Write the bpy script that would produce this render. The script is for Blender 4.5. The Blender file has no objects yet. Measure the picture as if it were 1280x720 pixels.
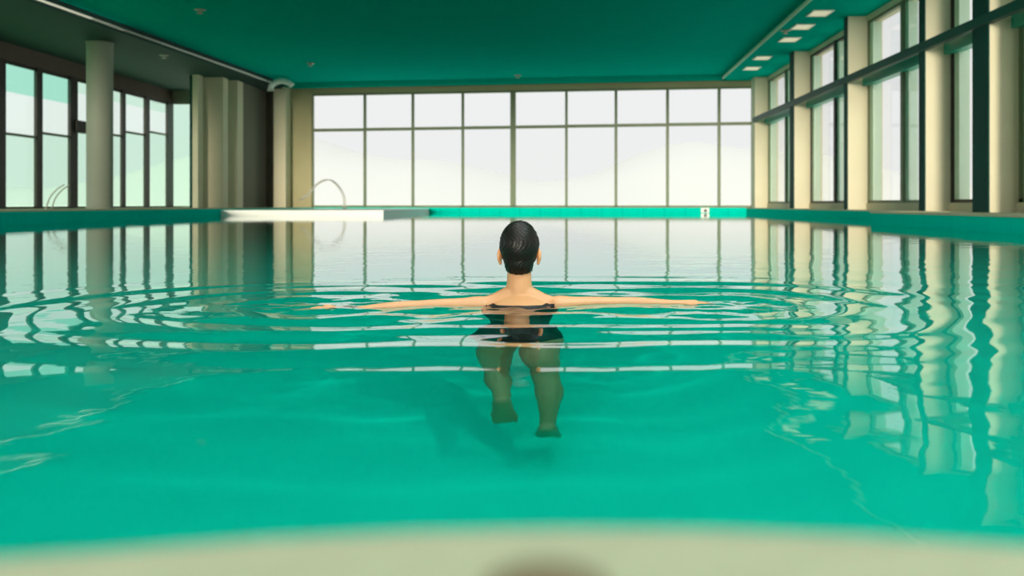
import bpy, bmesh, math, random
import numpy as np
from mathutils import Vector, Matrix, Quaternion

random.seed(4)
np.random.seed(4)
sc = bpy.context.scene
COL = sc.collection
PI = math.pi
F = 1244.0            # focal length in pixels of the 1280 wide frame
VX, VY = 700.0, 255.0  # vanishing point of the hall axis
CAMZ = 0.11
WATER = -0.31
DEPTH = 1.45
BOT = WATER - DEPTH

# ------------------------------------------------------------------ materials
def mat(name, color, rough=0.5, spec=0.5, metal=0.0, noise=None, bump=None, sss=0.0):
    m = bpy.data.materials.new(name); m.use_nodes = True
    nt = m.node_tree; b = nt.nodes['Principled BSDF']
    b.inputs['Base Color'].default_value = (*color, 1)
    b.inputs['Roughness'].default_value = rough
    b.inputs['Specular IOR Level'].default_value = spec
    b.inputs['Metallic'].default_value = metal
    if sss:
        b.inputs['Subsurface Weight'].default_value = sss
        b.inputs['Subsurface Scale'].default_value = 0.01
    tc = nt.nodes.new('ShaderNodeTexCoord')
    if noise:
        scale, amt = noise
        n = nt.nodes.new('ShaderNodeTexNoise'); n.inputs['Scale'].default_value = scale
        n.inputs['Detail'].default_value = 4
        nt.links.new(tc.outputs['Object'], n.inputs['Vector'])
        mx = nt.nodes.new('ShaderNodeMix'); mx.data_type = 'RGBA'
        mx.inputs['A'].default_value = (*[c * (1 - amt) for c in color], 1)
        mx.inputs['B'].default_value = (*[min(1, c * (1 + amt)) for c in color], 1)
        nt.links.new(n.outputs['Fac'], mx.inputs['Factor'])
        nt.links.new(mx.outputs['Result'], b.inputs['Base Color'])
    if bump:
        scale, st = bump
        n = nt.nodes.new('ShaderNodeTexNoise'); n.inputs['Scale'].default_value = scale
        nt.links.new(tc.outputs['Object'], n.inputs['Vector'])
        bp = nt.nodes.new('ShaderNodeBump'); bp.inputs['Strength'].default_value = st
        bp.inputs['Distance'].default_value = 0.01
        nt.links.new(n.outputs['Fac'], bp.inputs['Height'])
        nt.links.new(bp.outputs['Normal'], b.inputs['Normal'])
    return m

def tile_mat(name, c1, c2, grout, size, rough=0.3, bw=2.0):
    m = bpy.data.materials.new(name); m.use_nodes = True
    nt = m.node_tree; b = nt.nodes['Principled BSDF']
    tc = nt.nodes.new('ShaderNodeTexCoord')
    br = nt.nodes.new('ShaderNodeTexBrick')
    br.offset = 0.0
    br.inputs['Color1'].default_value = (*c1, 1); br.inputs['Color2'].default_value = (*c2, 1)
    br.inputs['Mortar'].default_value = (*grout, 1)
    br.inputs['Scale'].default_value = 1.0
    br.inputs['Mortar Size'].default_value = size * 0.03
    br.inputs['Brick Width'].default_value = size; br.inputs['Row Height'].default_value = size
    nt.links.new(tc.outputs['Object'], br.inputs['Vector'])
    nt.links.new(br.outputs['Color'], b.inputs['Base Color'])
    b.inputs['Roughness'].default_value = rough; b.inputs['Specular IOR Level'].default_value = 0.0
    return m

def glass_mat(name, tint, gl=0.06):
    m = bpy.data.materials.new(name); m.use_nodes = True
    nt = m.node_tree; nt.nodes.remove(nt.nodes['Principled BSDF'])
    out = nt.nodes['Material Output']
    tr = nt.nodes.new('ShaderNodeBsdfTransparent'); tr.inputs['Color'].default_value = (*tint, 1)
    g = nt.nodes.new('ShaderNodeBsdfGlossy'); g.inputs['Roughness'].default_value = 0.02
    lw = nt.nodes.new('ShaderNodeLayerWeight'); lw.inputs['Blend'].default_value = 0.5
    pw = nt.nodes.new('ShaderNodeMath'); pw.operation = 'POWER'; pw.inputs[1].default_value = 5
    mu = nt.nodes.new('ShaderNodeMath'); mu.operation = 'MULTIPLY_ADD'; mu.inputs[1].default_value = 0.6; mu.inputs[2].default_value = 0.0
    mx = nt.nodes.new('ShaderNodeMixShader')
    nt.links.new(lw.outputs['Facing'], pw.inputs[0]); nt.links.new(pw.outputs[0], mu.inputs[0])
    nt.links.new(mu.outputs[0], mx.inputs['Fac'])
    nt.links.new(tr.outputs['BSDF'], mx.inputs[1]); nt.links.new(g.outputs['BSDF'], mx.inputs[2])
    nt.links.new(mx.outputs['Shader'], out.inputs['Surface'])
    return m

M = {}
M['cream'] = mat('cream_render', (0.68, 0.62, 0.45), 0.7, 0.3, noise=(1.5, 0.05))
M['tan'] = mat('tan_render', (0.42, 0.38, 0.22), 0.7, 0.3, noise=(1.2, 0.08))
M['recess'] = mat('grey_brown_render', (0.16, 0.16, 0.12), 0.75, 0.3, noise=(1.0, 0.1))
M['darkgreen'] = mat('dark_green', (0.006, 0.060, 0.050), 0.6, 0.1, noise=(2, 0.15))
M['tealmetal'] = mat('teal_metal', (0.006, 0.34, 0.25), 0.35, 0.4, noise=(3, 0.1))
M['darkrail'] = mat('dark_rail', (0.004, 0.07, 0.055), 0.5, 0.2)
M['ceiling'] = mat('teal_ceiling_paint', (0.001, 0.44, 0.36), 0.8, 0.0, noise=(0.8, 0.05))
M['soffit'] = mat('teal_soffit_paint', (0.001, 0.42, 0.33), 0.8, 0.0, noise=(0.8, 0.05))
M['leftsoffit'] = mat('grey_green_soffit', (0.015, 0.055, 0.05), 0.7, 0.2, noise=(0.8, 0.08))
M['brown'] = mat('brown_lintel', (0.12, 0.085, 0.07), 0.6, 0.3, noise=(2, 0.15))
M['darkframe'] = mat('dark_brown_frame', (0.02, 0.012, 0.012), 0.5, 0.4, noise=(4, 0.2))
M['oliveframe'] = mat('olive_frame', (0.16, 0.20, 0.11), 0.5, 0.4, noise=(4, 0.1))
M['palejamb'] = mat('pale_green_jamb', (0.58, 0.74, 0.58), 0.5, 0.4, noise=(4, 0.05))
M['white'] = mat('white_paint', (0.82, 0.86, 0.82), 0.4, 0.5, noise=(4, 0.03))
M['deck'] = tile_mat('beige_deck_tile', (0.50, 0.49, 0.33), (0.46, 0.46, 0.31), (0.36, 0.36, 0.26), 0.3, 0.45)
M['coping'] = mat('beige_stone_coping', (0.56, 0.53, 0.34), 0.5, 0.4, noise=(7, 0.12), bump=(60, 0.3))
M['pooltile'] = tile_mat('turquoise_pool_tile', (0.0, 0.68, 0.54), (0.0, 0.65, 0.52), (0.0, 0.56, 0.46), 0.15, 0.3)
M['poolfloor'] = mat('turquoise_pool_floor', (0.005, 0.72, 0.58), 0.5, 0.3, noise=(0.7, 0.08))
M['nearstone'] = mat('olive_beige_stone', (0.30, 0.31, 0.20), 0.6, 0.3, noise=(7, 0.12), bump=(60, 0.3))
M['steel'] = mat('brushed_steel', (0.36, 0.36, 0.32), 0.35, 0.5, 0.6)
M['column'] = mat('column_render', (0.27, 0.29, 0.23), 0.6, 0.3, noise=(1.5, 0.06))
M['skin'] = mat('skin', (0.66, 0.325, 0.15), 0.42, 0.45, noise=(14, 0.06), sss=0.12)
M['hair'] = mat('wet_black_hair', (0.006, 0.005, 0.004), 0.42, 0.25, bump=(150, 0.15))
M['suit'] = mat('black_swimsuit', (0.006, 0.007, 0.008), 0.5, 0.4)
M['black'] = mat('black_plastic', (0.01, 0.01, 0.01), 0.4, 0.5)
M['pebble'] = mat('brown_stone', (0.10, 0.075, 0.03), 0.6, 0.4, noise=(40, 0.3))
M['hill'] = mat('pale_hills', (0.385, 0.39, 0.375), 0.95, 0.1, noise=(0.01, 0.03))  # distance haze is put into this pale colour
M['hedge'] = mat('pale_green_foliage', (0.22, 0.45, 0.22), 0.9, 0.1, noise=(0.8, 0.3))
M['terrace'] = mat('pale_terrace', (0.55, 0.56, 0.48), 0.8, 0.2, noise=(0.5, 0.05))
M['glass'] = glass_mat('clear_glass', (0.97, 0.98, 0.98))
M['mint'] = glass_mat('mint_glass', (0.82, 0.965, 0.88))
M['mintdeep'] = glass_mat('deep_mint_glass', (0.66, 0.94, 0.84))
M['mintpale'] = glass_mat('pale_mint_glass', (0.94, 1.0, 0.97))

def emis(name, c, s):
    m = bpy.data.materials.new(name); m.use_nodes = True
    b = m.node_tree.nodes['Principled BSDF']
    b.inputs['Base Color'].default_value = (*c, 1)
    b.inputs['Emission Color'].default_value = (*c, 1)
    b.inputs['Emission Strength'].default_value = s
    return m
M['lamp'] = emis('lamp_diffuser', (1.0, 0.86, 0.62), 0.4)

# ------------------------------------------------------------------ mesh helpers
def link(name, me, m=None, parent=None, smooth=False):
    o = bpy.data.objects.new(name, me); COL.objects.link(o)
    if m is not None:
        for x in (m if isinstance(m, (list, tuple)) else [m]): me.materials.append(x)
    if smooth:
        me.polygons.foreach_set('use_smooth', [True] * len(me.polygons))
    if parent: o.parent = parent
    return o

def frombm(name, bm, m, parent=None, smooth=False):
    bmesh.ops.recalc_face_normals(bm, faces=bm.faces)
    me = bpy.data.meshes.new(name); bm.to_mesh(me); bm.free()
    return link(name, me, m, parent, smooth)

def tag(o, label=None, cat=None, group=None, kind=None):
    if label: o['label'] = label
    if cat: o['category'] = cat
    if group: o['group'] = group
    if kind: o['kind'] = kind
    return o

def empty(name, loc=(0, 0, 0), rz=0):
    o = bpy.data.objects.new(name, None); COL.objects.link(o)
    o.location = loc; o.rotation_euler = (0, 0, rz); o.empty_display_size = 0.1
    return o

def bx(bm, x0, x1, y0, y1, z0, z1, bev=0.0, mi=0):
    v = [bm.verts.new(p) for p in ((x0,y0,z0),(x1,y0,z0),(x1,y1,z0),(x0,y1,z0),(x0,y0,z1),(x1,y0,z1),(x1,y1,z1),(x0,y1,z1))]
    fs = [bm.faces.new([v[i] for i in q]) for q in ((0,3,2,1),(4,5,6,7),(0,1,5,4),(1,2,6,5),(2,3,7,6),(3,0,4,7))]
    for f in fs: f.material_index = mi
    if bev:
        es = list({e for f in fs for e in f.edges})
        bmesh.ops.bevel(bm, geom=es, offset=bev, segments=2, affect='EDGES', profile=0.6)
    return fs

def prism(bm, pts, z0, z1, mi=0, mtop=None):
    lo = [bm.verts.new((x, y, z0)) for x, y in pts]; hi = [bm.verts.new((x, y, z1)) for x, y in pts]
    n = len(pts)
    a = bm.faces.new(lo[::-1]); b = bm.faces.new(hi)
    a.material_index = mi; b.material_index = mi if mtop is None else mtop
    for i in range(n):
        f = bm.faces.new((lo[i], lo[(i+1) % n], hi[(i+1) % n], hi[i])); f.material_index = mi

def ring_frame(t):
    t = t.normalized()
    up = Vector((0, 0, 1)) if abs(t.z) < 0.9 else Vector((0, 1, 0))
    a = t.cross(up).normalized(); b = a.cross(t).normalized()
    return a, b

def tube(bm, pts, r, seg=12, caps=True):
    pts = [Vector(p) for p in pts]; rs = r if isinstance(r, (list, tuple)) else [r] * len(pts)
    rings = []; a = None
    for i, p in enumerate(pts):
        t = (pts[min(i+1, len(pts)-1)] - pts[max(i-1, 0)]).normalized()
        if a is None: a, b = ring_frame(t)
        else:
            a = (a - t * a.dot(t)).normalized(); b = t.cross(a).normalized()
        rings.append([bm.verts.new(p + (a * math.cos(2*PI*k/seg) + b * math.sin(2*PI*k/seg)) * rs[i]) for k in range(seg)])
    for i in range(len(rings)-1):
        for k in range(seg):
            bm.faces.new((rings[i][k], rings[i][(k+1) % seg], rings[i+1][(k+1) % seg], rings[i+1][k]))
    if caps:
        bm.faces.new(rings[0][::-1]); bm.faces.new(rings[-1])

def lathe(bm, prof, c=(0, 0, 0), seg=32, axis='z'):
    rings = []
    for r, z in prof:
        rg = []
        for k in range(seg):
            a = 2*PI*k/seg
            p = (r*math.cos(a), r*math.sin(a), z)
            if axis == 'y': p = (p[0], -p[2], p[1])
            rg.append(bm.verts.new((p[0]+c[0], p[1]+c[1], p[2]+c[2])))
        rings.append(rg)
    for i in range(len(rings)-1):
        for k in range(seg):
            bm.faces.new((rings[i][k], rings[i][(k+1) % seg], rings[i+1][(k+1) % seg], rings[i+1][k]))
    bm.faces.new(rings[0][::-1]); bm.faces.new(rings[-1])

def smoothpath(ctrl, n=8):
    P = [Vector(p) for p in ctrl]; P = [2*P[0]-P[1]] + P + [2*P[-1]-P[-2]]
    out = []
    for i in range(1, len(P)-2):
        for k in range(n):
            t = k/n
            out.append(0.5*((2*P[i]) + (P[i+1]-P[i-1])*t + (2*P[i-1]-5*P[i]+4*P[i+1]-P[i+2])*t*t + (3*P[i]-P[i-1]-3*P[i+1]+P[i+2])*t**3))
    out.append(P[-2]); return out

# ------------------------------------------------------------------ key lines of the hall
XL_POOL, XR_POOL, XR_POOL2, Y_STEP = -7.5, 4.45, 5.32, 14.1
X_IN, X_OUT = 5.6, 5.97
X_LEFT = -12.3
def farD(X): return 30.287 - 0.1545 * X
def fp(X, off): return (X, farD(X) + off)
def far_px(px):
    k = (px - VX) / F
    return k * 30.287 / (1 + 0.1545 * k)
FA = -math.atan(0.1545)
CEIL, RSOF, LSOF = 3.90, 3.76, 3.70
CEIL0 = 5.5
def ledge(y): return -8.67 + (y - 30.4) * 0.0544      # left edge line of the main ceiling
def redge(y): return 4.75 + (y - 28.8) * 0.0224       # right edge line

# ------------------------------------------------------------------ ceiling
bm = bmesh.new()
prism(bm, [(ledge(CEIL0), CEIL0), (redge(CEIL0), CEIL0), (redge(30), 30), (ledge(32), 32.2)], CEIL, CEIL+0.25)
tag(frombm('ceiling', bm, M['ceiling']), kind='structure')
bm = bmesh.new()
prism(bm, [(redge(CEIL0), CEIL0), (X_OUT+0.3, CEIL0), (X_OUT+0.3, 30), (redge(30), 30)], RSOF, CEIL+0.25)
prism(bm, [(2.0, -4), (X_OUT+0.3, -4), (X_OUT+0.3, CEIL0), (2.0, CEIL0)], CEIL, CEIL+0.25)  # unseen near roof in two flanks, open gap shaped to light the pool
prism(bm, [(X_LEFT, -4), (-1.6, -4), (-1.6, CEIL0), (X_LEFT, CEIL0)], CEIL, CEIL+0.25)
tag(frombm('ceiling', bm, M['soffit']), kind='structure')
bm = bmesh.new()
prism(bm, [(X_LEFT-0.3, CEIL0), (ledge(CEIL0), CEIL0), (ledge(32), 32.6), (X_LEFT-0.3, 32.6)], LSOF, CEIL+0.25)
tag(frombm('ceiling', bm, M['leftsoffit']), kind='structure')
bm = bmesh.new()   # teal downstand beam along far wall
prism(bm, [fp(-8.9, -0.45), fp(4.9, -0.45), fp(4.9, -0.1), fp(-8.9, -0.1)], 3.76, CEIL)
tag(frombm('trim_2', bm, M['soffit']), kind='structure')
bm = bmesh.new()   # edge strip of the right soffit, coloured pale as if catching light
prism(bm, [(redge(CEIL0)-0.03, CEIL0), (redge(CEIL0), CEIL0), (redge(29), 29), (redge(29)-0.03, 29)], RSOF-0.01, RSOF+0.06)
tag(frombm('trim_3', bm, M['palejamb']), kind='structure')
bm = bmesh.new()   # white moulding under left ceiling edge
pa, pb = Vector((ledge(12)+0.02, 12, 3.77)), Vector((ledge(30.0)+0.02, 30.0, 3.77))
tube(bm, [pa, pb], 0.035, 12)
tag(frombm('trim_4', bm, M['white'], smooth=True), kind='structure')

# duct elbow at the far end of the moulding
bm = bmesh.new()
c = Vector((-8.28, 29.6, 3.52))
pts = []
for k in range(13):
    a = PI * (1.0 - k / 12 * 0.86)
    pts.append(c + Vector((0.33*math.cos(a), 0.05*k/12, 0.25*math.sin(a))))
tube(bm, pts, 0.085, 14)
duct = frombm('air_duct', bm, M['white'], smooth=True)
tag(duct, 'white curved air duct end under the far left ceiling corner', 'duct')
bm = bmesh.new(); tube(bm, [pts[0]-Vector((0,0,0.0)), pts[0]-Vector((0,0,0.05))], 0.1, 16)
frombm('collar', bm, M['white'], duct)

# ------------------------------------------------------------------ far wall
T = 0.12
def fw(bm, x0, x1, z0, z1, d0, d1, bev=0):
    """box laid along the far wall between world x0 and x1"""
    p = [(x0, farD(x0)+d0), (x1, farD(x1)+d0), (x1, farD(x1)+d1), (x0, farD(x0)+d1)]
    prism(bm, p, z0, z1)
HEAD = 3.59
xw0, xw1 = far_px(389.5), X_OUT
bm = bmesh.new()
fw(bm, xw0, xw1+0.2, HEAD, CEIL+0.1, 0, 0.25)
fw(bm, far_px(356), xw0, 0, CEIL+0.1, 0, 0.25)
tag(frombm('wall_far', bm, M['tan']), kind='structure')
mpx = [390.5, 456, 516, 578.5, 641.3, 708, 770, 834.5, 899, 964]
def tz(X): return 2.44 + (X + 7.85) * 0.004
for i in range(9):
    x0, x1 = far_px(mpx[i]), far_px(mpx[i+1])
    if i == 8: x1 = X_IN + 0.1
    w0 = 0.085 if i == 4 else 0.04
    w1 = 0.085 if i == 3 else 0.04
    root = empty('window_%d' % (i+1), ((x0+x1)/2, farD((x0+x1)/2), 0.0)); root['kind'] = 'structure'
    inv = Matrix.Translation(-Vector(root.location))
    fb = bmesh.new()
    fw(fb, x0, x0+w0, 0.0, HEAD, -0.03, 0.09)
    fw(fb, x1-w1, x1, 0.0, HEAD, -0.03, 0.09)
    fw(fb, x0, x1, HEAD-0.06, HEAD, -0.02, 0.08)
    fw(fb, x0, x1, 0.0, 0.07, -0.03, 0.08)
    t = tz((x0+x1)/2)
    fw(fb, x0, x1, t-0.045, t+0.045, -0.035, 0.08)
    bmesh.ops.transform(fb, matrix=inv, verts=fb.verts)
    frombm('window_frame', fb, M['oliveframe'], root)
    for (za, zb) in ((0.07, t-0.045), (t+0.045, HEAD-0.06)):
        gb = bmesh.new(); fw(gb, x0+w0, x1-w1, za, zb, 0.02, 0.032)
        bmesh.ops.transform(gb, matrix=inv, verts=gb.verts)
        frombm('pane', gb, M['glass'], root)

# ------------------------------------------------------------------ right wall
pill = [(28.6, 29.1), (23.78, 24.19), (19.35, 19.57), (15.24, 15.48), (12.97, 13.47), (11.2, 11.95), (7.1, 7.6), (2.8, 3.3)]
for k, (y0, y1) in enumerate(pill):
    bm = bmesh.new()
    bx(bm, X_IN, X_OUT+0.3, y0, y1, 0.0, RSOF+0.05)
    p = frombm('pillar', bm, M['cream']); p['kind'] = 'structure'
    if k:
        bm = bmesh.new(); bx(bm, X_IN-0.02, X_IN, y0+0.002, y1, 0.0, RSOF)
        frombm('pool_side_strip', bm, M['darkgreen'], p)  # thin dark green sheet over the pillar's pool-facing side
bm = bmesh.new()
bx(bm, X_OUT-0.02, X_OUT+0.3, 2.8, 29.3, 0, 0.13)
bx(bm, X_OUT-0.02, X_OUT+0.3, 2.8, 29.3, 3.66, RSOF+0.05)
tag(frombm('wall_right', bm, M['cream']), kind='structure')
wi = 10
for k in range(len(pill)-1):
    ya, yb = pill[k+1][1], pill[k][0]
    root = empty('window_%d' % wi, (X_OUT, (ya+yb)/2, 0.13)); root['kind'] = 'structure'; wi += 1
    inv = Matrix.Translation(-Vector(root.location))
    def add(name, boxes, m):
        b = bmesh.new()
        for q in boxes: bx(b, *q)
        bmesh.ops.transform(b, matrix=inv, verts=b.verts); frombm(name, b, m, root)
    X0, X1 = X_OUT+0.01, X_OUT+0.09
    ym = (ya+yb)/2 - 0.05
    z0, z1 = 0.13, 3.66
    two = (yb - ya) > 3
    fr = [(X0, X1, ya, ya+0.06, z0, z1), (X0, X1, yb-0.10, yb, z0, z1), (X0, X1, ya, yb, z0, z0+0.05), (X0, X1, ya, yb, z1-0.05, z1)]
    if two: fr.append((X0-0.02, X1, ym-0.07, ym+0.07, z0, z1))
    add('window_frame', fr, M['darkframe'] if k % 2 else M['oliveframe'])
    add('jamb', [(X0+0.02, X1+0.1, yb-0.28, yb-0.10, z0+0.05, z1-0.05)] + ([(X0+0.02, X1+0.1, ym-0.24, ym-0.07, z0+0.05, z1-0.05)] if two else []), M['palejamb'])
    add('transom', [(X0-0.10, X1, ya, yb, 2.40, 2.60)], M['tealmetal'])
    for za, zb in ((z0+0.05, 2.40), (2.60, z1-0.05)):
        if two:
            add('pane', [(X0+0.03, X0+0.04, ya+0.06, ym-0.07, za, zb)], M['glass'])
            add('pane', [(X0+0.03, X0+0.04, ym+0.07, yb-0.1, za, zb)], M['glass'])
        else:
            add('pane', [(X0+0.03, X0+0.04, ya+0.06, yb-0.1, za, zb)], M['glass'])
bm = bmesh.new()
bx(bm, X_IN-0.05, X_IN+0.04, 2.9, 28.7, 2.46, 2.60, 0.012)
tag(frombm('trim_5', bm, M['darkrail']), kind='structure')

# ------------------------------------------------------------------ left wall
def ld(px): return 12.3 * F / (VX - px)
bm = bmesh.new()
bx(bm, X_LEFT-0.25, X_LEFT, 4.8, 32.0, 3.32, LSOF+0.05)
tag(frombm('wall_left', bm, M['brown']), kind='structure')
lw = [(-30, 0, 0.5), (7, 46, 1.68), (53, 88, 1.80), (97, 153, 2.02), (157, 182, 2.16), (187, 209.5, 2.28)]
spans = [(5.2, 8.2, 1.6), (8.5, 11.5, 1.6), (11.8, 14.7, 1.6), (15.0, 18.0, 1.6), (18.25, 21.4, 1.65)] + [(ld(a), ld(b), z) for a, b, z in lw[1:]]
for i, (ya, yb, t) in enumerate(spans):
    root = empty('window_%d' % wi, (X_LEFT, (ya+yb)/2, 0)); root['kind'] = 'structure'; wi += 1
    inv = Matrix.Translation(-Vector(root.location))
    nxt = spans[i+1][0] if i+1 < len(spans) else 31.65
    prev = spans[i-1][1] if i else 4.8
    X0, X1 = X_LEFT-0.07, X_LEFT-0.02
    a0, b1 = (prev+ya)/2, (yb+nxt)/2
    if i == 0: a0 = 4.8
    if i == len(spans)-1: b1 = nxt
    add('window_frame', [(X0, X1+0.03, a0, ya, 0, 3.32), (X0, X1+0.03, yb, b1, 0, 3.32), (X0, X1, ya, yb, 3.24, 3.32), (X0, X1, ya, yb, 0, 0.05)], M['darkframe'])
    add('transom', [(X0, X1, ya, yb, t-0.03, t+0.03)] , M['column'])
    add('pane', [(X0+0.04, X0+0.05, ya, yb, 0.05, t-0.03)], M['mint'] if i > 2 else M['glass'])
    ztop = 2.62 if i < 7 else 2.95
    add('pane', [(X0+0.04, X0+0.05, ya, yb, t+0.03, ztop)], M['mintpale'] if i > 2 else M['glass'])
    add('pane', [(X0+0.04, X0+0.05, ya, yb, ztop, 3.24)], M['glass'] if i < 3 else M['mintdeep'] if i < 7 else M['mint'])
# bracket block between second and third bays
bm = bmesh.new(); bx(bm, X_LEFT-0.1, X_LEFT+0.08, ld(93), ld(108), 1.93, 2.24, 0.02)
tag(frombm('trim_6', bm, M['darkframe']), kind='structure')

# elements closing the far left corner
def slab(name, pxa, pxb, D, z0, z1, th, m, kind='structure'):
    b = bmesh.new()
    bx(b, (pxa-VX)*D/F, (pxb-VX)*D/F, D, D+th, z0, z1)
    o = frombm(name, b, m); o['kind'] = kind; return o
# pale green translucent panel
root = empty('window_%d' % wi, ((226-VX)*31.6/F, 31.6, 0)); root['kind'] = 'structure'; wi += 1
inv = Matrix.Translation(-Vector(root.location))
xa, xb = X_LEFT, (240-VX)*31.6/F
add('window_frame', [(xa, xb, 31.6, 31.66, 3.28, 3.7), (xa, xb, 31.6, 31.66, 0, 0.05)], M['column'])
add('pane', [(xa, xb, 31.62, 31.635, 0.05, 3.28)], M['mint'])
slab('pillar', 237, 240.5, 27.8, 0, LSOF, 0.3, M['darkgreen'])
slab('pillar', 240.5, 247.5, 27.6, 0, LSOF, 0.4, M['cream'])
slab('wall_far_corner', 247.5, 285, 28.9, 0, LSOF, 0.3, M['tan'])
slab('pillar', 252.5, 279, 28.2, 0, LSOF, 0.4, M['cream'])
slab('pillar', 285, 297, 28.9, 0, LSOF, 0.5, M['cream'])
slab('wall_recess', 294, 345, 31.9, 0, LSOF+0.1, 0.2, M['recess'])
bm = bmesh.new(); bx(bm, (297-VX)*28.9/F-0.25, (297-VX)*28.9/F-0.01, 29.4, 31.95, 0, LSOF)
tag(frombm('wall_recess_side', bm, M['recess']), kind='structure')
slab('pillar', 342, 357, 31.0, 0, 3.76, 1.0, M['cream'])

# round column on the left deck
bm = bmesh.new()
lathe(bm, [(0.30, 0), (0.30, 0.04), (0.275, 0.05), (0.275, 3.66), (0.29, 3.67), (0.29, LSOF)], (0, 0, 0), 48)
colm = frombm('round_column', bm, M['column'], smooth=False)
for p in colm.data.polygons: p.use_smooth = abs(p.normal.z) < 0.3
colm.location = (-10.22, 22.1, 0); tag(colm, kind='structure')

# ------------------------------------------------------------------ fittings
# recessed square downlights in the right soffit
dl = [(1025, 16, 'nearest'), (1003, 33, 'second'), (987, 49, 'third'), (953, 72, 'fourth'), (940, 85, 'farthest')]
proto = empty('downlight')
b = bmesh.new()
w_, l_ = 0.20, 0.30
for q in ((-w_, w_, -l_, -l_+0.03), (-w_, w_, l_-0.03, l_), (-w_, -w_+0.03, -l_+0.03, l_-0.03), (w_-0.03, w_, -l_+0.03, l_-0.03)):
    bx(b, q[0], q[1], q[2], q[3], -0.02, 0.0, 0.004)
fr_ = frombm('frame', b, M['white'], proto)
b = bmesh.new(); bx(b, -w_+0.03, w_-0.03, -l_+0.03, l_-0.03, -0.012, -0.002)
df_ = frombm('diffuser', b, M['lamp'], proto)
desc = ['biggest recessed ceiling downlight over the right deck, nearest the camera',
        'recessed downlight second from the camera in the right soffit row',
        'recessed downlight in the middle of the right soffit row',
        'recessed downlight just short of the farthest one in the right soffit row',
        'farthest recessed downlight, above the corner pillar beside the far windows']
for i, (px, py, s) in enumerate(dl):
    D = (RSOF - CAMZ) * F / (VY - py); X = (px - VX) * D / F
    if i == 0: r = proto
    else:
        r = proto.copy(); COL.objects.link(r)
        for ch in (fr_, df_):
            c2 = ch.copy(); COL.objects.link(c2); c2.parent = r
    r.location = (X, D, RSOF)
    tag(r, desc[i], 'ceiling light', 'recessed downlights in the right soffit')
# small ceiling sprinklers
def sprinkler(px, py, zc, label):
    D = (zc - CAMZ) * F / (VY - py); X = (px - VX) * D / F
    b = bmesh.new(); lathe(b, [(0.11, 0), (0.11, -0.015), (0.05, -0.03), (0.03, -0.03)], (0, 0, 0), 20)
    o = frombm('sprinkler_head', b, M['steel'], smooth=True); o.location = (X, D, zc+0.008)
    b = bmesh.new(); lathe(b, [(0.02, -0.03), (0.02, -0.07), (0.06, -0.075), (0.06, -0.085)], (0, 0, 0), 16)
    frombm('deflector', b, M['steel'], o)
    tag(o, label, 'sprinkler', 'small round fittings on the ceiling')
sprinkler(388, 79, CEIL, 'small metal sprinkler in the main ceiling near its far left corner')
sprinkler(250, 12, CEIL, 'small metal sprinkler in the dark near left part of the main ceiling')
sprinkler(647, 94, CEIL, 'small metal sprinkler above the thick middle mullion of the far windows')
sprinkler(205, 69, LSOF, 'small metal sprinkler under the lower left soffit beside the round column')
sprinkler(982, 38, RSOF, 'small metal sprinkler between downlights in the right soffit')

# skimmer plate on the far pool wall
Xs = far_px(879); 
sk = empty('pool_inlet', (Xs, farD(Xs)-0.6/1.58, -0.075), FA)
tag(sk, 'small white square inlet plate with black hole in the far turquoise pool edge', 'pool inlet')
b = bmesh.new(); bx(b, -0.12, 0.12, -0.03, 0.0, -0.07, 0.07, 0.01); frombm('plate', b, M['white'], sk)
b = bmesh.new(); lathe(b, [(0.05, 0.03), (0.05, 0.04), (0.035, 0.045)], (0.01, 0, -0.01), 20, 'y'); frombm('nozzle', b, M['black'], sk)

# handrails
def handrail(ctrl, gap, r, label, mat_):
    root = empty('pool_handrail', ctrl[0])
    o0 = Vector(ctrl[0])
    for s in (0, 1):
        b = bmesh.new()
        P = [Vector(p) - o0 + Vector((0, s*gap, 0)) for p in ctrl]
        tube(b, smoothpath(P, 8), r, 12)
        rail = frombm('rail', b, mat_, root, smooth=True)
    for p in (ctrl[-1],):
        for s in (0, 1):
            q = Vector(p) - o0 + Vector((0, s*gap, 0))
            b = bmesh.new(); lathe(b, [(r*2.2, 0), (r*2.2, 0.015), (r*1.3, 0.03)], (q.x, q.y, q.z), 20)
            frombm('flange', b, mat_, root, smooth=True)
    return tag(root, label, 'handrail', 'curved pool handrails')
def P3(px, py, D): return ((px-VX)*D/F, D, CAMZ - (py-VY)*D/F)
handrail([P3(374, 250, 27), P3(384, 243, 27), P3(391, 234, 27), P3(402, 226, 27), P3(413, 225.5, 27), P3(424, 236, 27), P3(429, 248, 27), (P3(429.5, 262, 27)[0], 27, -0.02)], 0.22, 0.014,
         'curved steel handrail on the white platform before the far window', M['steel'])
handrail([P3(80, 231, 19.5), P3(71, 237, 19.5), P3(63, 246, 19.5), P3(59, 256, 19.5), (P3(57.5, 262, 19.5)[0], 19.5, 0.0)], 0.22, 0.013,
         'curved pale handrail on the left deck in front of the mint windows', M['column'])

# hall above was first estimated too small: enlarge it all about the origin
U = 1.58
DZ = 0.064
NEARZ = DZ
done = set()
for o in list(COL.objects):
    o.location = o.location * U
    if o.type == 'MESH' and o.data.name not in done:
        o.data.transform(Matrix.Scale(U, 4)); done.add(o.data.name)

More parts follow.
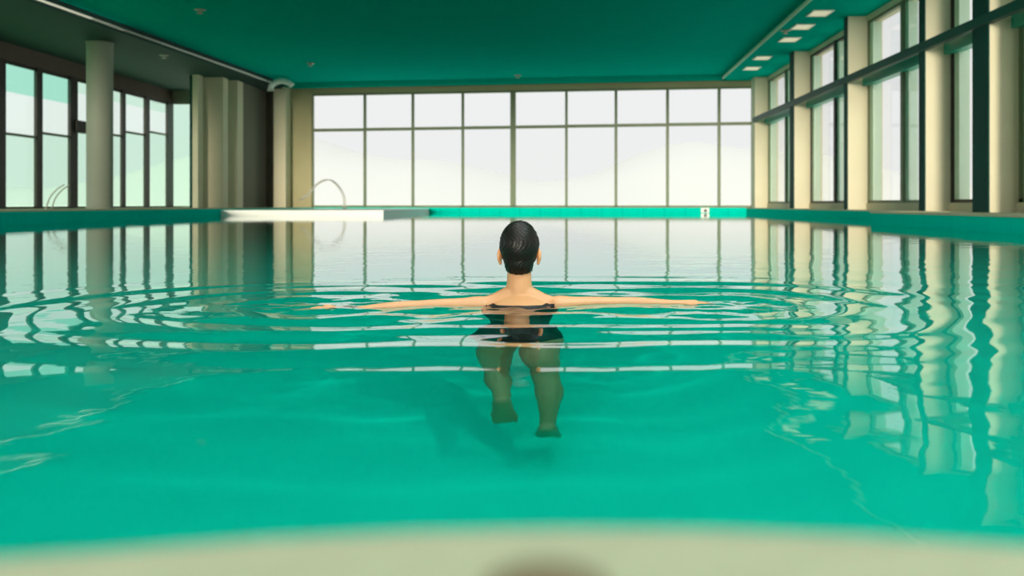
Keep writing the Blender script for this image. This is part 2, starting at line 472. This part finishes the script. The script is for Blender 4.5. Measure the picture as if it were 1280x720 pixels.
# ------------------------------------------------------------------ pool basin and deck
far_off = 0.6
CAMZ, WATER = 0.174, -0.246
BOT = WATER - DEPTH
XL_POOL, XR_POOL, XR_POOL2, Y_STEP = -12.2, 7.0, 8.6, 22.4
XO, XLW = X_OUT*U, X_LEFT*U
def farY(X): return U * farD(X / U)
bm = bmesh.new()
prism(bm, [(-13, 0.0), (9.2, 0.0), (9.2, 47.0), (-13, 50.5)], BOT - 0.2, BOT)
basin = tag(frombm('pool_floor', bm, M['poolfloor']), kind='structure')

bm = bmesh.new()   # left deck
prism(bm, [(XLW-0.3, -4), (XL_POOL, -4), (XL_POOL, 51.5), (XLW-0.3, 51.5)], BOT-0.1, 0, 0, 1)
tag(frombm('pool_deck', bm, [M['pooltile'], M['deck']]), kind='structure')
bm = bmesh.new()   # right deck with its step
prism(bm, [(XR_POOL, -4), (XO+0.3, -4), (XO+0.3, 47.4), (XR_POOL2, 47.4), (XR_POOL2, Y_STEP), (XR_POOL, Y_STEP)], BOT-0.1, 0, 0, 1)
tag(frombm('pool_deck', bm, [M['pooltile'], M['deck']]), kind='structure')
bm = bmesh.new()   # coping of the right deck
prism(bm, [(XR_POOL-0.02, -4), (XR_POOL+0.25, -4), (XR_POOL+0.25, Y_STEP+0.02), (XR_POOL-0.02, Y_STEP+0.02)], -0.03, 0.008)
prism(bm, [(XR_POOL+0.25, Y_STEP-0.2), (XR_POOL2+0.1, Y_STEP-0.2), (XR_POOL2+0.1, Y_STEP+0.02), (XR_POOL+0.25, Y_STEP+0.02)], -0.03, 0.008)
prism(bm, [(XR_POOL2-0.02, Y_STEP+0.02), (XR_POOL2+0.1, Y_STEP+0.02), (XR_POOL2+0.1, 46.2), (XR_POOL2-0.02, 46.2)], -0.03, 0.008)
tag(frombm('trim_1', bm, M['coping']), kind='structure')
bm = bmesh.new()   # far kerb
def fp(X, off): return (X, farY(X) + off)
prism(bm, [fp(XL_POOL-0.2, -far_off), fp(XO, -far_off), fp(XO, 0.8), fp(XL_POOL-0.2, 0.8)], BOT-0.1, 0.0, 0, 0)
tag(frombm('kerb', bm, [M['pooltile']]), kind='structure')
bm = bmesh.new()   # white platform
bx(bm, XL_POOL-0.1, -6.35, 35.8, 49.6, BOT, -0.045, 0.02)
tag(frombm('white_platform', bm, M['white']), kind='structure')
# near deck: stone edge right under the lens, bowed towards the pool
bm = bmesh.new()
edge = []
for i in range(61):
    x = -9 + 18 * i / 60 if abs(i-30) > 12 else (-0.6 + 1.2 * (i - 18) / 24)
    if i < 18: x = -9 + (9 - 0.6) * i / 18
    if i > 42: x = 0.6 + (9 - 0.6) * (i - 42) / 18
    bow = 0.352 - 0.9 * min(abs(x - 0.01), 0.19) ** 2 * 1.0
    edge.append((x, bow))
prof = [(0.0, 0.0), (-0.012, -0.002), (0.0, -0.006)]
rows = []
for dy, z in ((-4.3, 0.0), (-0.02, 0.0), (-0.006, -0.003), (0.0, -0.012), (0.0, -0.045), (-0.03, -0.05), (-0.03, BOT-0.1), (-4.3, BOT-0.1)):
    rows.append([bm.verts.new((x, (y + dy) if dy > -4 else -4.0, z)) for x, y in edge])
for j in range(len(rows)):
    a, b = rows[j], rows[(j+1) % len(rows)]
    for i in range(60):
        f = bm.faces.new((a[i], a[i+1], b[i+1], b[i])); f.material_index = 1 if j in (5, 6) else 0
bm.faces.new([r[0] for r in rows]); bm.faces.new([r[-1] for r in rows][::-1])
nd = tag(frombm('near_deck', bm, [M['nearstone'], M['pooltile']]), kind='structure'); nd.location.z = NEARZ

# ------------------------------------------------------------------ water
def axis(segs):
    out = [segs[0][0]]
    for a, b, st in segs:
        n = max(1, int(round((b - a) / st))); out += list(a + (b - a) * (np.arange(1, n+1) / n))
    return np.array(out)
wx = axis([(-12.4, -6, 0.12), (-6, -3.2, 0.045), (-3.2, 3.4, 0.02), (3.4, 8.8, 0.045)])
wy = axis([(0.1, 1.0, 0.05), (1.0, 7.0, 0.018), (7.0, 14, 0.045), (14, 49.6, 0.15)])
GX, GY = np.meshgrid(wx, wy)
PX, PY = -0.167, 4.12
def wave(X, Y):
    # distance to the line of the outstretched arms
    ax0, ax1 = PX - 0.85, PX + 0.80
    cx = np.clip(X, ax0, ax1)
    d = np.sqrt((X - cx)**2 + ((Y - PY) * 1.0)**2)
    th = np.arctan2(Y - PY, X - cx)
    ph = 0.5*np.sin(3*th + 0.7) + 0.35*np.sin(5*th - 1.1) + 0.5*np.sin(1.3*X + 0.4) + 0.25*np.sin(4.1*X + 1.9*Y)
    lam = 0.34 + 0.05 * np.clip(d, 0, 1.5)
    env = np.clip(d / 0.12, 0, 1) * np.exp(-(d / 1.45)**6) * (0.75 + 0.25*np.sin(2.3*X + 1.0)) 
    slope = 0.088
    amp = slope * lam / (2*PI)
    patch = 0.72 + 0.28*np.sin(2.1*X + 1.0) + 0.22*np.sin(3.7*X - 2.3*Y + 0.5)
    h = amp * env * patch * np.sin(2*PI*d/lam + ph)
    h += 0.30 * amp * env * np.sin(2*PI*d/(lam*0.5) + 2*ph + 1.0)
    for (qx, qy, p0, aa) in ((-0.98, 4.03, 0.4, 0.75), (0.62, 4.20, 2.0, 0.75), (PX, 4.15, 1.2, 0.55)):
        r_ = np.sqrt((X-qx)**2 + (Y-qy)**2); t_ = np.arctan2(Y-qy, X-qx)
        l_ = 0.31 + 0.06*np.clip(r_, 0, 2)
        h += aa * slope * l_/(2*PI) * np.clip(r_/0.15, 0, 1) * np.exp(-(r_/1.35)**4) * np.sin(2*PI*r_/l_ + p0 + 0.6*np.sin(2*t_+p0))
    # short chop close to the arms
    near = np.exp(-(d / 0.35)**2)
    rng = np.random.RandomState(11)
    for k in range(10):
        a = rng.uniform(0, 2*PI); l = rng.uniform(0.07, 0.16); p = rng.uniform(0, 6.28)
        h += near * 0.028 * l / (2*PI) * np.sin(2*PI*(X*np.cos(a) + Y*np.sin(a))/l + p)
    # gentle ambient swell, livelier towards the right and close by
    rng = np.random.RandomState(5)
    live = 0.16 + 0.9*np.clip((X + 0.2) / 2.2, 0, 1) * np.clip((9.5 - Y)/6, 0, 1) + 0.5*np.clip((3.2 - Y)/1.5, 0, 1)
    for k in range(16):
        a = rng.uniform(0, 2*PI); l = rng.uniform(0.25, 0.9); p = rng.uniform(0, 6.28)
        h += live * 0.0045 * l / (2*PI) * np.sin(2*PI*(X*np.cos(a) + Y*np.sin(a))/l + p + 0.6*np.sin(0.9*X+0.7*Y+k))
    for k in range(10):
        a = rng.uniform(0, 2*PI); l = rng.uniform(0.08, 0.22); p = rng.uniform(0, 6.28)
        h += np.clip((12 - Y)/8, 0, 1) * 0.0012 * l / (2*PI) * np.sin(2*PI*(X*np.cos(a) + Y*np.sin(a))/l + p)
    rng = np.random.RandomState(8)
    for k in range(12):
        a = rng.uniform(0, 2*PI); l = rng.uniform(0.12, 0.30); p = rng.uniform(0, 6.28)
        h += np.clip((Y-4.6)/1.5, 0, 1) * np.clip((22 - Y)/12, 0, 1) * 0.0016 * l / (2*PI) * np.sin(2*PI*(X*np.cos(a) + Y*np.sin(a))/l + p)
    return h
GZ = WATER + wave(GX, GY)
ny, nx = GX.shape
top = np.stack([GX, GY, GZ], -1).reshape(-1, 3)
idx = np.arange(nx*ny).reshape(ny, nx)
quads = np.stack([idx[:-1, :-1], idx[:-1, 1:], idx[1:, 1:], idx[1:, :-1]], -1).reshape(-1, 4)
border = np.concatenate([idx[0, :], idx[1:, -1], idx[-1, -2::-1], idx[-2:0:-1, 0]])
low = top[border].copy(); low[:, 2] = BOT - 0.05
nt_ = len(top); nb = len(border)
li = nt_ + np.arange(nb)
side = np.stack([border, li, np.roll(li, -1), np.roll(border, -1)], -1)
verts = np.concatenate([top, low])
me = bpy.data.meshes.new('pool_water')
faces_q = np.concatenate([quads, side])
me.vertices.add(len(verts)); me.vertices.foreach_set('co', verts.astype(np.float32).ravel())
nq = len(faces_q)
me.loops.add(nq*4 + nb); me.polygons.add(nq + 1)
me.loops.foreach_set('vertex_index', np.concatenate([faces_q.ravel(), li[::-1]]).astype(np.int32))
ls = np.concatenate([np.arange(nq)*4, [nq*4]]).astype(np.int32)
me.polygons.foreach_set('loop_start', ls)
sm = np.ones(nq+1, dtype=bool); sm[len(quads):] = False
me.polygons.foreach_set('use_smooth', sm)
me.update(calc_edges=True); me.validate()
wm = bpy.data.materials.new('pool_water'); wm.use_nodes = True
nt = wm.node_tree; nt.nodes.remove(nt.nodes['Principled BSDF']); out = nt.nodes['Material Output']
gl = nt.nodes.new('ShaderNodeBsdfGlass'); gl.inputs['IOR'].default_value = 1.333; gl.inputs['Roughness'].default_value = 0.0
gl.inputs['Color'].default_value = (1, 1, 1, 1)
tc = nt.nodes.new('ShaderNodeTexCoord'); ns = nt.nodes.new('ShaderNodeTexNoise'); ns.inputs['Scale'].default_value = 9; ns.inputs['Detail'].default_value = 2
bp = nt.nodes.new('ShaderNodeBump'); bp.inputs['Strength'].default_value = 1.0; bp.inputs['Distance'].default_value = 0.0004
nt.links.new(tc.outputs['Object'], ns.inputs['Vector']); nt.links.new(ns.outputs['Fac'], bp.inputs['Height']); nt.links.new(bp.outputs['Normal'], gl.inputs['Normal'])
nt.links.new(gl.outputs['BSDF'], out.inputs['Surface'])
va = nt.nodes.new('ShaderNodeVolumeAbsorption'); va.inputs['Color'].default_value = (0.05, 0.93, 0.90, 1); va.inputs['Density'].default_value = 0.58
nt.links.new(va.outputs['Volume'], out.inputs['Volume'])
water = link('pool_water', me, wm)
tag(water, 'turquoise rippling water filling the indoor pool', 'water', kind='stuff')

# brown stone close to the lens
bm = bmesh.new(); bmesh.ops.create_icosphere(bm, subdivisions=4, radius=1)
for v in bm.verts:
    n = 1 + 0.08*math.sin(3*v.co.x+1) * math.cos(2.5*v.co.y)
    v.co = Vector((v.co.x*0.019*n, v.co.y*0.014*n, max(v.co.z, -0.75)*0.007))
st = frombm('pebble', bm, M['pebble'], smooth=True); st.location = (-0.004, 0.268, NEARZ+0.0052)
tag(st, 'out-of-focus small brown stone lying on the pale stone edge', 'stone')

# ------------------------------------------------------------------ outside
bm = bmesh.new(); bx(bm, -90, 90, 51.6, 300, -0.4, -0.1)
tag(frombm('terrace', bm, M['terrace']), kind='structure')
bm = bmesh.new(); bx(bm, -200, XLW-0.5, -10, 51.6, -0.4, -0.1)
tag(frombm('lawn', bm, M['hedge']), kind='structure')
bm = bmesh.new(); bx(bm, XO+0.5, 200, -10, 51.6, -0.4, -0.1)
tag(frombm('terrace', bm, M['terrace']), kind='structure')
def hills(name, x0, x1, y, base, amps, label, m, depth=160):
    b = bmesh.new(); n = 90; rows = []
    for j in range(9):
        v = j/8; row = []
        for i in range(n+1):
            u = i/n; x = x0 + (x1-x0)*u
            h = base + sum(a*math.exp(-((x-c)/w)**2) for a, c, w in amps) + 0.4*math.sin(x*0.11)+0.3*math.sin(x*0.27+1)
            prof = math.sin(PI*min(1, 0.02+v*0.98))**0.7 if 0 < v < 1 else 0
            row.append(b.verts.new((x, y + depth*v, -0.1 + h*prof)))
        rows.append(row)
    for j in range(8):
        for i in range(n): b.faces.new((rows[j][i], rows[j][i+1], rows[j+1][i+1], rows[j+1][i]))
    o = frombm(name, b, m, smooth=True); return tag(o, label, 'hill')
hills('hills', -320, 320, 300, 6, [(20, -105, 42), (8, -40, 30), (17, 45, 30), (12, 95, 30)], 'faint pale hills in haze beyond the far windows', M['hill'])

# ------------------------------------------------------------------ person
def loft(bm, secs, seg=20):
    """secs: (centre, axis a vec, axis b vec) closed with rounded caps"""
    rings = [[bm.verts.new(Vector(c) + Vector(a)*math.cos(2*PI*k/seg) + Vector(b)*math.sin(2*PI*k/seg)) for k in range(seg)] for c, a, b in secs]
    for i in range(len(rings)-1):
        for k in range(seg):
            bm.faces.new((rings[i][k], rings[i][(k+1) % seg], rings[i+1][(k+1) % seg], rings[i+1][k]))
    bm.faces.new(rings[0][::-1]); bm.faces.new(rings[-1])

def limb(bm, pts, rs, seg=16, flat=1.0, n=6):
    """smooth tapering limb with round ends"""
    P = smoothpath(pts, n); m = len(pts)-1
    R = []
    for i in range(len(P)):
        t = i / n; k = min(int(t), m-1); f = t - k; f = f*f*(3-2*f)
        R.append(rs[k]*(1-f) + rs[k+1]*f)
    t0 = (P[1]-P[0]).normalized(); t1 = (P[-1]-P[-2]).normalized()
    pre, prr, post, por = [], [], [], []
    for k in range(1, 5):
        a = k/4*PI/2*0.96
        pre.insert(0, P[0]-t0*R[0]*math.sin(a)); prr.insert(0, R[0]*math.cos(a))
        post.append(P[-1]+t1*R[-1]*math.sin(a)); por.append(R[-1]*math.cos(a))
    tube(bm, pre+P+post, prr+R+por, seg)

def ell(bm, c, r, rot=None, sub=3):
    m = Matrix.Translation(Vector(c)) @ (rot.to_4x4() if rot else Matrix.Identity(4)) @ Matrix.Diagonal((*r, 1))
    bmesh.ops.create_icosphere(bm, subdivisions=sub, radius=1, matrix=m)

body = bmesh.new()
hx = -0.172                                    # head / spine line
# torso: from neck base down and back towards the camera
sp0 = Vector((-0.167, 4.17, -0.30)); sp1 = Vector((-0.160, 3.66, -0.87))
ax = (sp1 - sp0).normalized(); side_ = Vector((1, 0, 0)); dep = ax.cross(side_).normalized()
L = (sp1 - sp0).length
tor = [(-0.03, 0.045, 0.045), (0.0, 0.085, 0.050), (0.04, 0.135, 0.072), (0.10, 0.160, 0.100), (0.20, 0.150, 0.105), (0.32, 0.130, 0.095), (0.43, 0.118, 0.085), (0.52, 0.135, 0.090), (0.62, 0.165, 0.105), (0.70, 0.175, 0.110), (0.76, 0.150, 0.095), (0.80, 0.10, 0.06)]
loft(body, [(sp0 + ax*t, side_*a, dep*b_) for t, a, b_ in tor], 28)
# glutes
for s in (-1, 1): ell(body, sp0 + ax*0.70 + side_*0.075*s - dep*0.045*(1 if dep.y > 0 else -1), (0.088, 0.085, 0.095))
# neck and trapezius
limb(body, [(hx, 4.19, -0.33), (hx, 4.185, -0.26), (hx, 4.20, -0.19), (hx, 4.215, -0.12)], [0.072, 0.056, 0.051, 0.050])
for s in (-1, 1):
    limb(body, [(hx, 4.18, -0.255), (hx+0.055*s, 4.175, -0.285), (hx+0.11*s, 4.165, -0.308), (hx+0.155*s, 4.155, -0.318)], [0.042, 0.043, 0.040, 0.040])
# head with face
ell(body, (hx, 4.205, -0.068), (0.074, 0.094, 0.098))
ell(body, (hx, 4.245, -0.125), (0.060, 0.060, 0.075))
ell(body, (hx, 4.275, -0.165), (0.036, 0.034, 0.030))           # chin
ell(body, (hx, 4.305, -0.110), (0.012, 0.020, 0.022), sub=2)    # nose
ell(body, (hx, 4.298, -0.092), (0.009, 0.012, 0.030), sub=2)
for s in (-1, 1):
    ell(body, (hx+0.030*s, 4.286, -0.080), (0.017, 0.010, 0.011), sub=2)    # lids
    ell(body, (hx+0.030*s, 4.288, -0.060), (0.022, 0.011, 0.006), sub=2)    # brows
    ell(body, (hx+0.038*s, 4.262, -0.115), (0.022, 0.026, 0.022), sub=2)    # cheeks
    rot = Matrix.Rotation(0.35*s, 3, 'Z')
    ell(body, (hx+0.083*s, 4.200, -0.108), (0.009, 0.020, 0.033), rot, 3)   # ears
    ell(body, (hx+0.080*s, 4.203, -0.138), (0.008, 0.012, 0.012), None, 2)
for dz in (0.0, -0.011): ell(body, (hx, 4.298, -0.137+dz), (0.022, 0.009, 0.006), sub=2)   # lips
ell(body, (hx, 4.178, -0.130), (0.056, 0.050, 0.065))
# arms stretched sideways along the surface
def arm(s, sh, el, wr, kn, tip):
    limb(body, [sh, (Vector(sh)*0.6+Vector(el)*0.4) + Vector((0, 0, 0.003)), el, (Vector(el)*0.65+Vector(wr)*0.35), wr, kn], [0.048, 0.036, 0.030, 0.031, 0.022, 0.021])
    w, k, t = Vector(wr), Vector(kn), Vector(tip)
    d = (k - w).normalized(); up = Vector((0, 0, 1)); lat = d.cross(up).normalized()   # palm down: fingers spread along lat
    # palm
    secs = []
    for u, hw, ht in ((-0.01, 0.022, 0.018), (0.02, 0.028, 0.016), (0.05, 0.036, 0.014), (0.08, 0.039, 0.012), (0.092, 0.034, 0.009)):
        secs.append((w + d*u, lat*hw, up*ht))
    loft(body, secs, 16)
    base = w + d*0.085; dirf = (t - base).normalized()
    ln = [0.072, 0.080, 0.075, 0.060]
    for i in range(4):
        o = (-0.027 + 0.018*i); sp = (-0.10 + 0.07*i)
        f0 = base + lat*o*(-s); dd = (dirf + lat*sp*(-s)).normalized()
        l = ln[i]
        limb(body, [f0 - dd*0.015, f0 + dd*l*0.42 + up*0.002, f0 + dd*l*0.75 - up*0.001, f0 + dd*l - up*0.007], [0.0095, 0.0088, 0.0080, 0.0066], 10, n=3)
    th0 = w + d*0.025 + lat*0.022*s; td = (d*0.72 + lat*0.7*s).normalized()
    limb(body, [th0 - td*0.01, th0 + td*0.035, th0 + td*0.055 + d*0.006, th0 + td*0.062 + d*0.022 - up*0.004], [0.013, 0.0115, 0.0095, 0.0075], 10, n=3)
arm(-1, (hx-0.158, 4.155, -0.322), (-0.600, 4.105, -0.318), (-0.862, 4.055, -0.331), (-0.945, 4.03, -0.316), (-1.045, 4.00, -0.309))
arm(1, (hx+0.160, 4.155, -0.320), (0.245, 4.22, -0.314), (0.487, 4.215, -0.318), (0.57, 4.21, -0.315), (0.66, 4.20, -0.312))
# legs
hipc = sp0 + ax*0.70
limb(body, [hipc + Vector((-0.075, 0, 0)), (-0.235, 3.63, -1.05), (-0.230, 3.54, -1.23), (-0.215, 3.42, -1.275), (-0.195, 3.28, -1.285), (-0.188, 3.20, -1.29)],
     [0.088, 0.070, 0.048, 0.047, 0.031, 0.027])
limb(body, [hipc + Vector((0.082, 0, 0)), (-0.070, 3.50, -0.98), (-0.055, 3.40, -1.17), (-0.042, 3.29, -1.28), (-0.044, 3.19, -1.42), (-0.045, 3.15, -1.49)],
     [0.088, 0.070, 0.048, 0.048, 0.031, 0.027])
def foot(an, dirn, s):
    an = Vector(an); d = Vector(dirn).normalized(); lat = Vector((1, 0, 0)); up = lat.cross(d).normalized()
    secs = []
    for u, hw, ht, oz in ((-0.05, 0.018, 0.018, 0.0), (-0.03, 0.030, 0.030, 0.0), (0.02, 0.033, 0.034, 0), (0.07, 0.037, 0.026, -0.006), (0.12, 0.043, 0.018, -0.010), (0.15, 0.042, 0.013, -0.012), (0.165, 0.034, 0.009, -0.012)):
        secs.append((an + d*u + up*oz, lat*hw, up*ht))
    loft(body, secs, 18)
    for i in range(5):
        o = (-0.032 + 0.016*i)*(-s); l = (0.030, 0.026, 0.023, 0.019, 0.016)[i]; r = (0.0115, 0.0085, 0.008, 0.0075, 0.007)[i]
        p = an + d*0.155 + lat*o - up*0.012
        limb(body, [p, p + d*l*0.6, p + d*l], [r, r, r*0.85], 10, n=2)
foot((-0.186, 3.185, -1.305), (0.03, 0.05, -0.9), -1)
foot((-0.045, 3.14, -1.495), (0.02, 0.52, -0.75), 1)

bmesh.ops.recalc_face_normals(body, faces=body.faces)
me = bpy.data.meshes.new('swimmer_raw'); body.to_mesh(me); body.free()
raw = bpy.data.objects.new('swimmer_raw', me); COL.objects.link(raw)
rm = raw.modifiers.new('remesh', 'REMESH'); rm.mode = 'VOXEL'; rm.voxel_size = 0.0042; rm.use_smooth_shade = True
s1 = raw.modifiers.new('smooth', 'SMOOTH'); s1.factor = 0.5; s1.iterations = 8
dg = bpy.context.evaluated_depsgraph_get(); dg.update()
bme = bpy.data.meshes.new_from_object(raw.evaluated_get(dg)); bme.name = 'person'
bpy.data.objects.remove(raw)
bme.materials.clear()
org = Vector((-0.167, 4.1, -0.31))
bme.transform(Matrix.Translation(-org))
person = link('person', bme, M['skin'], smooth=True); person.location = org + Vector((0, 0, DZ))
tag(person, 'person seen from behind in the pool, dark wet hair, black swimsuit, arms outstretched', 'person')

def shell(name, src, test, off, m, parent, noise=0.0):
    n = len(src.vertices)
    co = np.empty(n*3, np.float32); src.vertices.foreach_get('co', co); co = co.reshape(-1, 3) + np.array(org)
    no = np.empty(n*3, np.float32); src.vertices.foreach_get('normal', no); no = no.reshape(-1, 3)
    keep = test(co, no)
    b = bmesh.new(); b.from_mesh(src)
    b.verts.ensure_lookup_table()
    dele = [f for f in b.faces if not all(keep[v.index] for v in f.verts)]
    offs = off(co, no) if callable(off) else np.full(n, off)
    for v in b.verts: v.co = v.co + Vector(no[v.index]) * float(offs[v.index])
    bmesh.ops.delete(b, geom=dele, context='FACES')
    # keep the largest smooth boundary: relax it a little
    for _ in range(10):
        bv = [v for v in b.verts if v.is_boundary]
        bmesh.ops.smooth_vert(b, verts=bv, factor=0.5, use_axis_x=True, use_axis_y=True, use_axis_z=True)
    me2 = bpy.data.meshes.new(name); b.to_mesh(me2); b.free(); me2.materials.clear()
    o = link(name, me2, m, parent, smooth=True)
    so = o.modifiers.new('thick', 'SOLIDIFY'); so.thickness = 0.003; so.offset = -1
    return o
def hair_test(c, n):
    x, y, z = c[:, 0]-hx, c[:, 1], c[:, 2]
    # hairline: forehead in front, nape behind, around the ears
    ear = ((y-4.205)**2/0.030**2 + (z+0.115)**2/0.042**2 < 1) & (np.abs(x) > 0.066)
    low_ = np.where(y < 4.20, -0.188 + 0.35*np.clip(np.abs(x)-0.028, 0, 1), -0.188 + (y-4.20)*1.9)
    low_ = np.where(y > 4.235, -0.09 + (y-4.235)*1.3, low_)
    return (z > low_ + 0.10*np.clip(np.abs(x)-0.01, 0, 1)*(y < 4.2)) & (z > -0.23) & ~ear & (np.abs(x) < 0.086)
def hair_off(c, n):
    z = c[:, 2]; 
    return 0.004 + 0.008*np.clip((z+0.20)/0.12, 0, 1) + 0.0012*np.sin(c[:, 0]*420 + 20*np.sin(c[:, 2]*30))
shell('hair', bme, hair_test, hair_off, M['hair'], person)
axn, sp0n = np.array(ax), np.array(sp0)
depn = np.array(dep)
def suit_test(c, n):
    r = c - sp0n; t = r @ axn; x = c[:, 0] + 0.165; q = r @ depn
    torso = (t > 0.035 + 0.0*x) & (np.abs(x) < 0.165 + 0.05*np.clip(t-0.3, 0, 1)) & (c[:, 2] < -0.304 + 0.3*np.clip(np.abs(x)-0.09, 0, 1))
    arm_ = (np.abs(x) > 0.148) & (t < 0.12)
    leg = t > (0.80 - 0.9*np.clip(np.abs(x)-0.02, 0, 0.2))
    wide = (np.abs(x) < 0.20)
    return (torso | ((t > 0.45) & wide)) & ~arm_ & ~leg & (c[:, 2] < -0.30)
shell('swimsuit', bme, suit_test, 0.004, M['suit'], person)

# ------------------------------------------------------------------ world and light
w = bpy.data.worlds.new('overcast_sky'); sc.world = w; w.use_nodes = True
nt = w.node_tree; bg = nt.nodes['Background']
tc = nt.nodes.new('ShaderNodeTexCoord'); sx = nt.nodes.new('ShaderNodeSeparateXYZ')
nt.links.new(tc.outputs['Generated'], sx.inputs[0])
rp = nt.nodes.new('ShaderNodeValToRGB')
mp = nt.nodes.new('ShaderNodeMapRange'); mp.inputs['From Min'].default_value = -1; mp.inputs['From Max'].default_value = 1
nt.links.new(sx.outputs['Z'], mp.inputs['Value']); nt.links.new(mp.outputs['Result'], rp.inputs['Fac'])
e = rp.color_ramp.elements
e[0].position = 0.45; e[0].color = (0.62, 0.66, 0.58, 1)
e[1].position = 0.5; e[1].color = (0.90, 0.90, 0.885, 1)
for p_, c_ in ((0.60, (0.93, 0.93, 0.93, 1)), (0.75, (1.3, 1.3, 1.25, 1)), (0.85, (2.2, 2.2, 2.15, 1)), (1.0, (3.2, 3.2, 3.1, 1))):
    k_ = e.new(p_); k_.color = c_
# brighter sky behind the viewer
mb = nt.nodes.new('ShaderNodeMapRange'); mb.inputs['From Min'].default_value = 0.1; mb.inputs['From Max'].default_value = -0.9
mb.inputs['To Min'].default_value = 1.0; mb.inputs['To Max'].default_value = 1.3
nt.links.new(sx.outputs['Y'], mb.inputs['Value'])
nt.links.new(rp.outputs['Color'], bg.inputs['Color']); nt.links.new(mb.outputs['Result'], bg.inputs['Strength'])

sun = bpy.data.lights.new('low_sun', 'SUN'); sun.energy = 3.2; sun.angle = math.radians(6); sun.color = (1.0, 0.90, 0.72)
so = bpy.data.objects.new('low_sun', sun); COL.objects.link(so)
so.rotation_euler = Vector((0.12, 0.99, -0.046)).to_track_quat('-Z', 'Y').to_euler()

# unseen light without fixture, added to brighten the pool floor with ripple caustics
la = bpy.data.lights.new('added_caustics_light', 'POINT'); la.energy = 700; la.shadow_soft_size = 0.08; la.color = (1.0, 0.96, 0.88)
lo = bpy.data.objects.new('added_caustics_light', la); COL.objects.link(lo); lo.location = (3.6, 2.6, 5.7)
la.cycles.is_caustics_light = True
water.cycles.is_caustics_caster = True
basin.cycles.is_caustics_receiver = True

# ------------------------------------------------------------------ camera
cd = bpy.data.cameras.new('camera'); cam = bpy.data.objects.new('camera', cd); COL.objects.link(cam)
cam.location = (0, 0, CAMZ); cam.rotation_euler = (PI/2, 0, 0)
cd.sensor_width = 36; cd.lens = 36*F/1280
cd.shift_x = -(VX-640)/1280; cd.shift_y = -(360-VY)/1280
cd.clip_start = 0.02; cd.clip_end = 2000
cd.dof.use_dof = True; cd.dof.focus_distance = 4.4; cd.dof.aperture_fstop = 3.3
sc.camera = cam
sc.view_settings.view_transform = 'Standard'; sc.view_settings.look = 'None'
sc.view_settings.gamma = 1; sc.view_settings.exposure = 0.0; sc.view_settings.use_curve_mapping = False
sc.cycles.max_bounces = 14; sc.cycles.transmission_bounces = 10; sc.cycles.diffuse_bounces = 4
sc.cycles.glossy_bounces = 5; sc.cycles.transparent_max_bounces = 12
sc.cycles.use_denoising = True
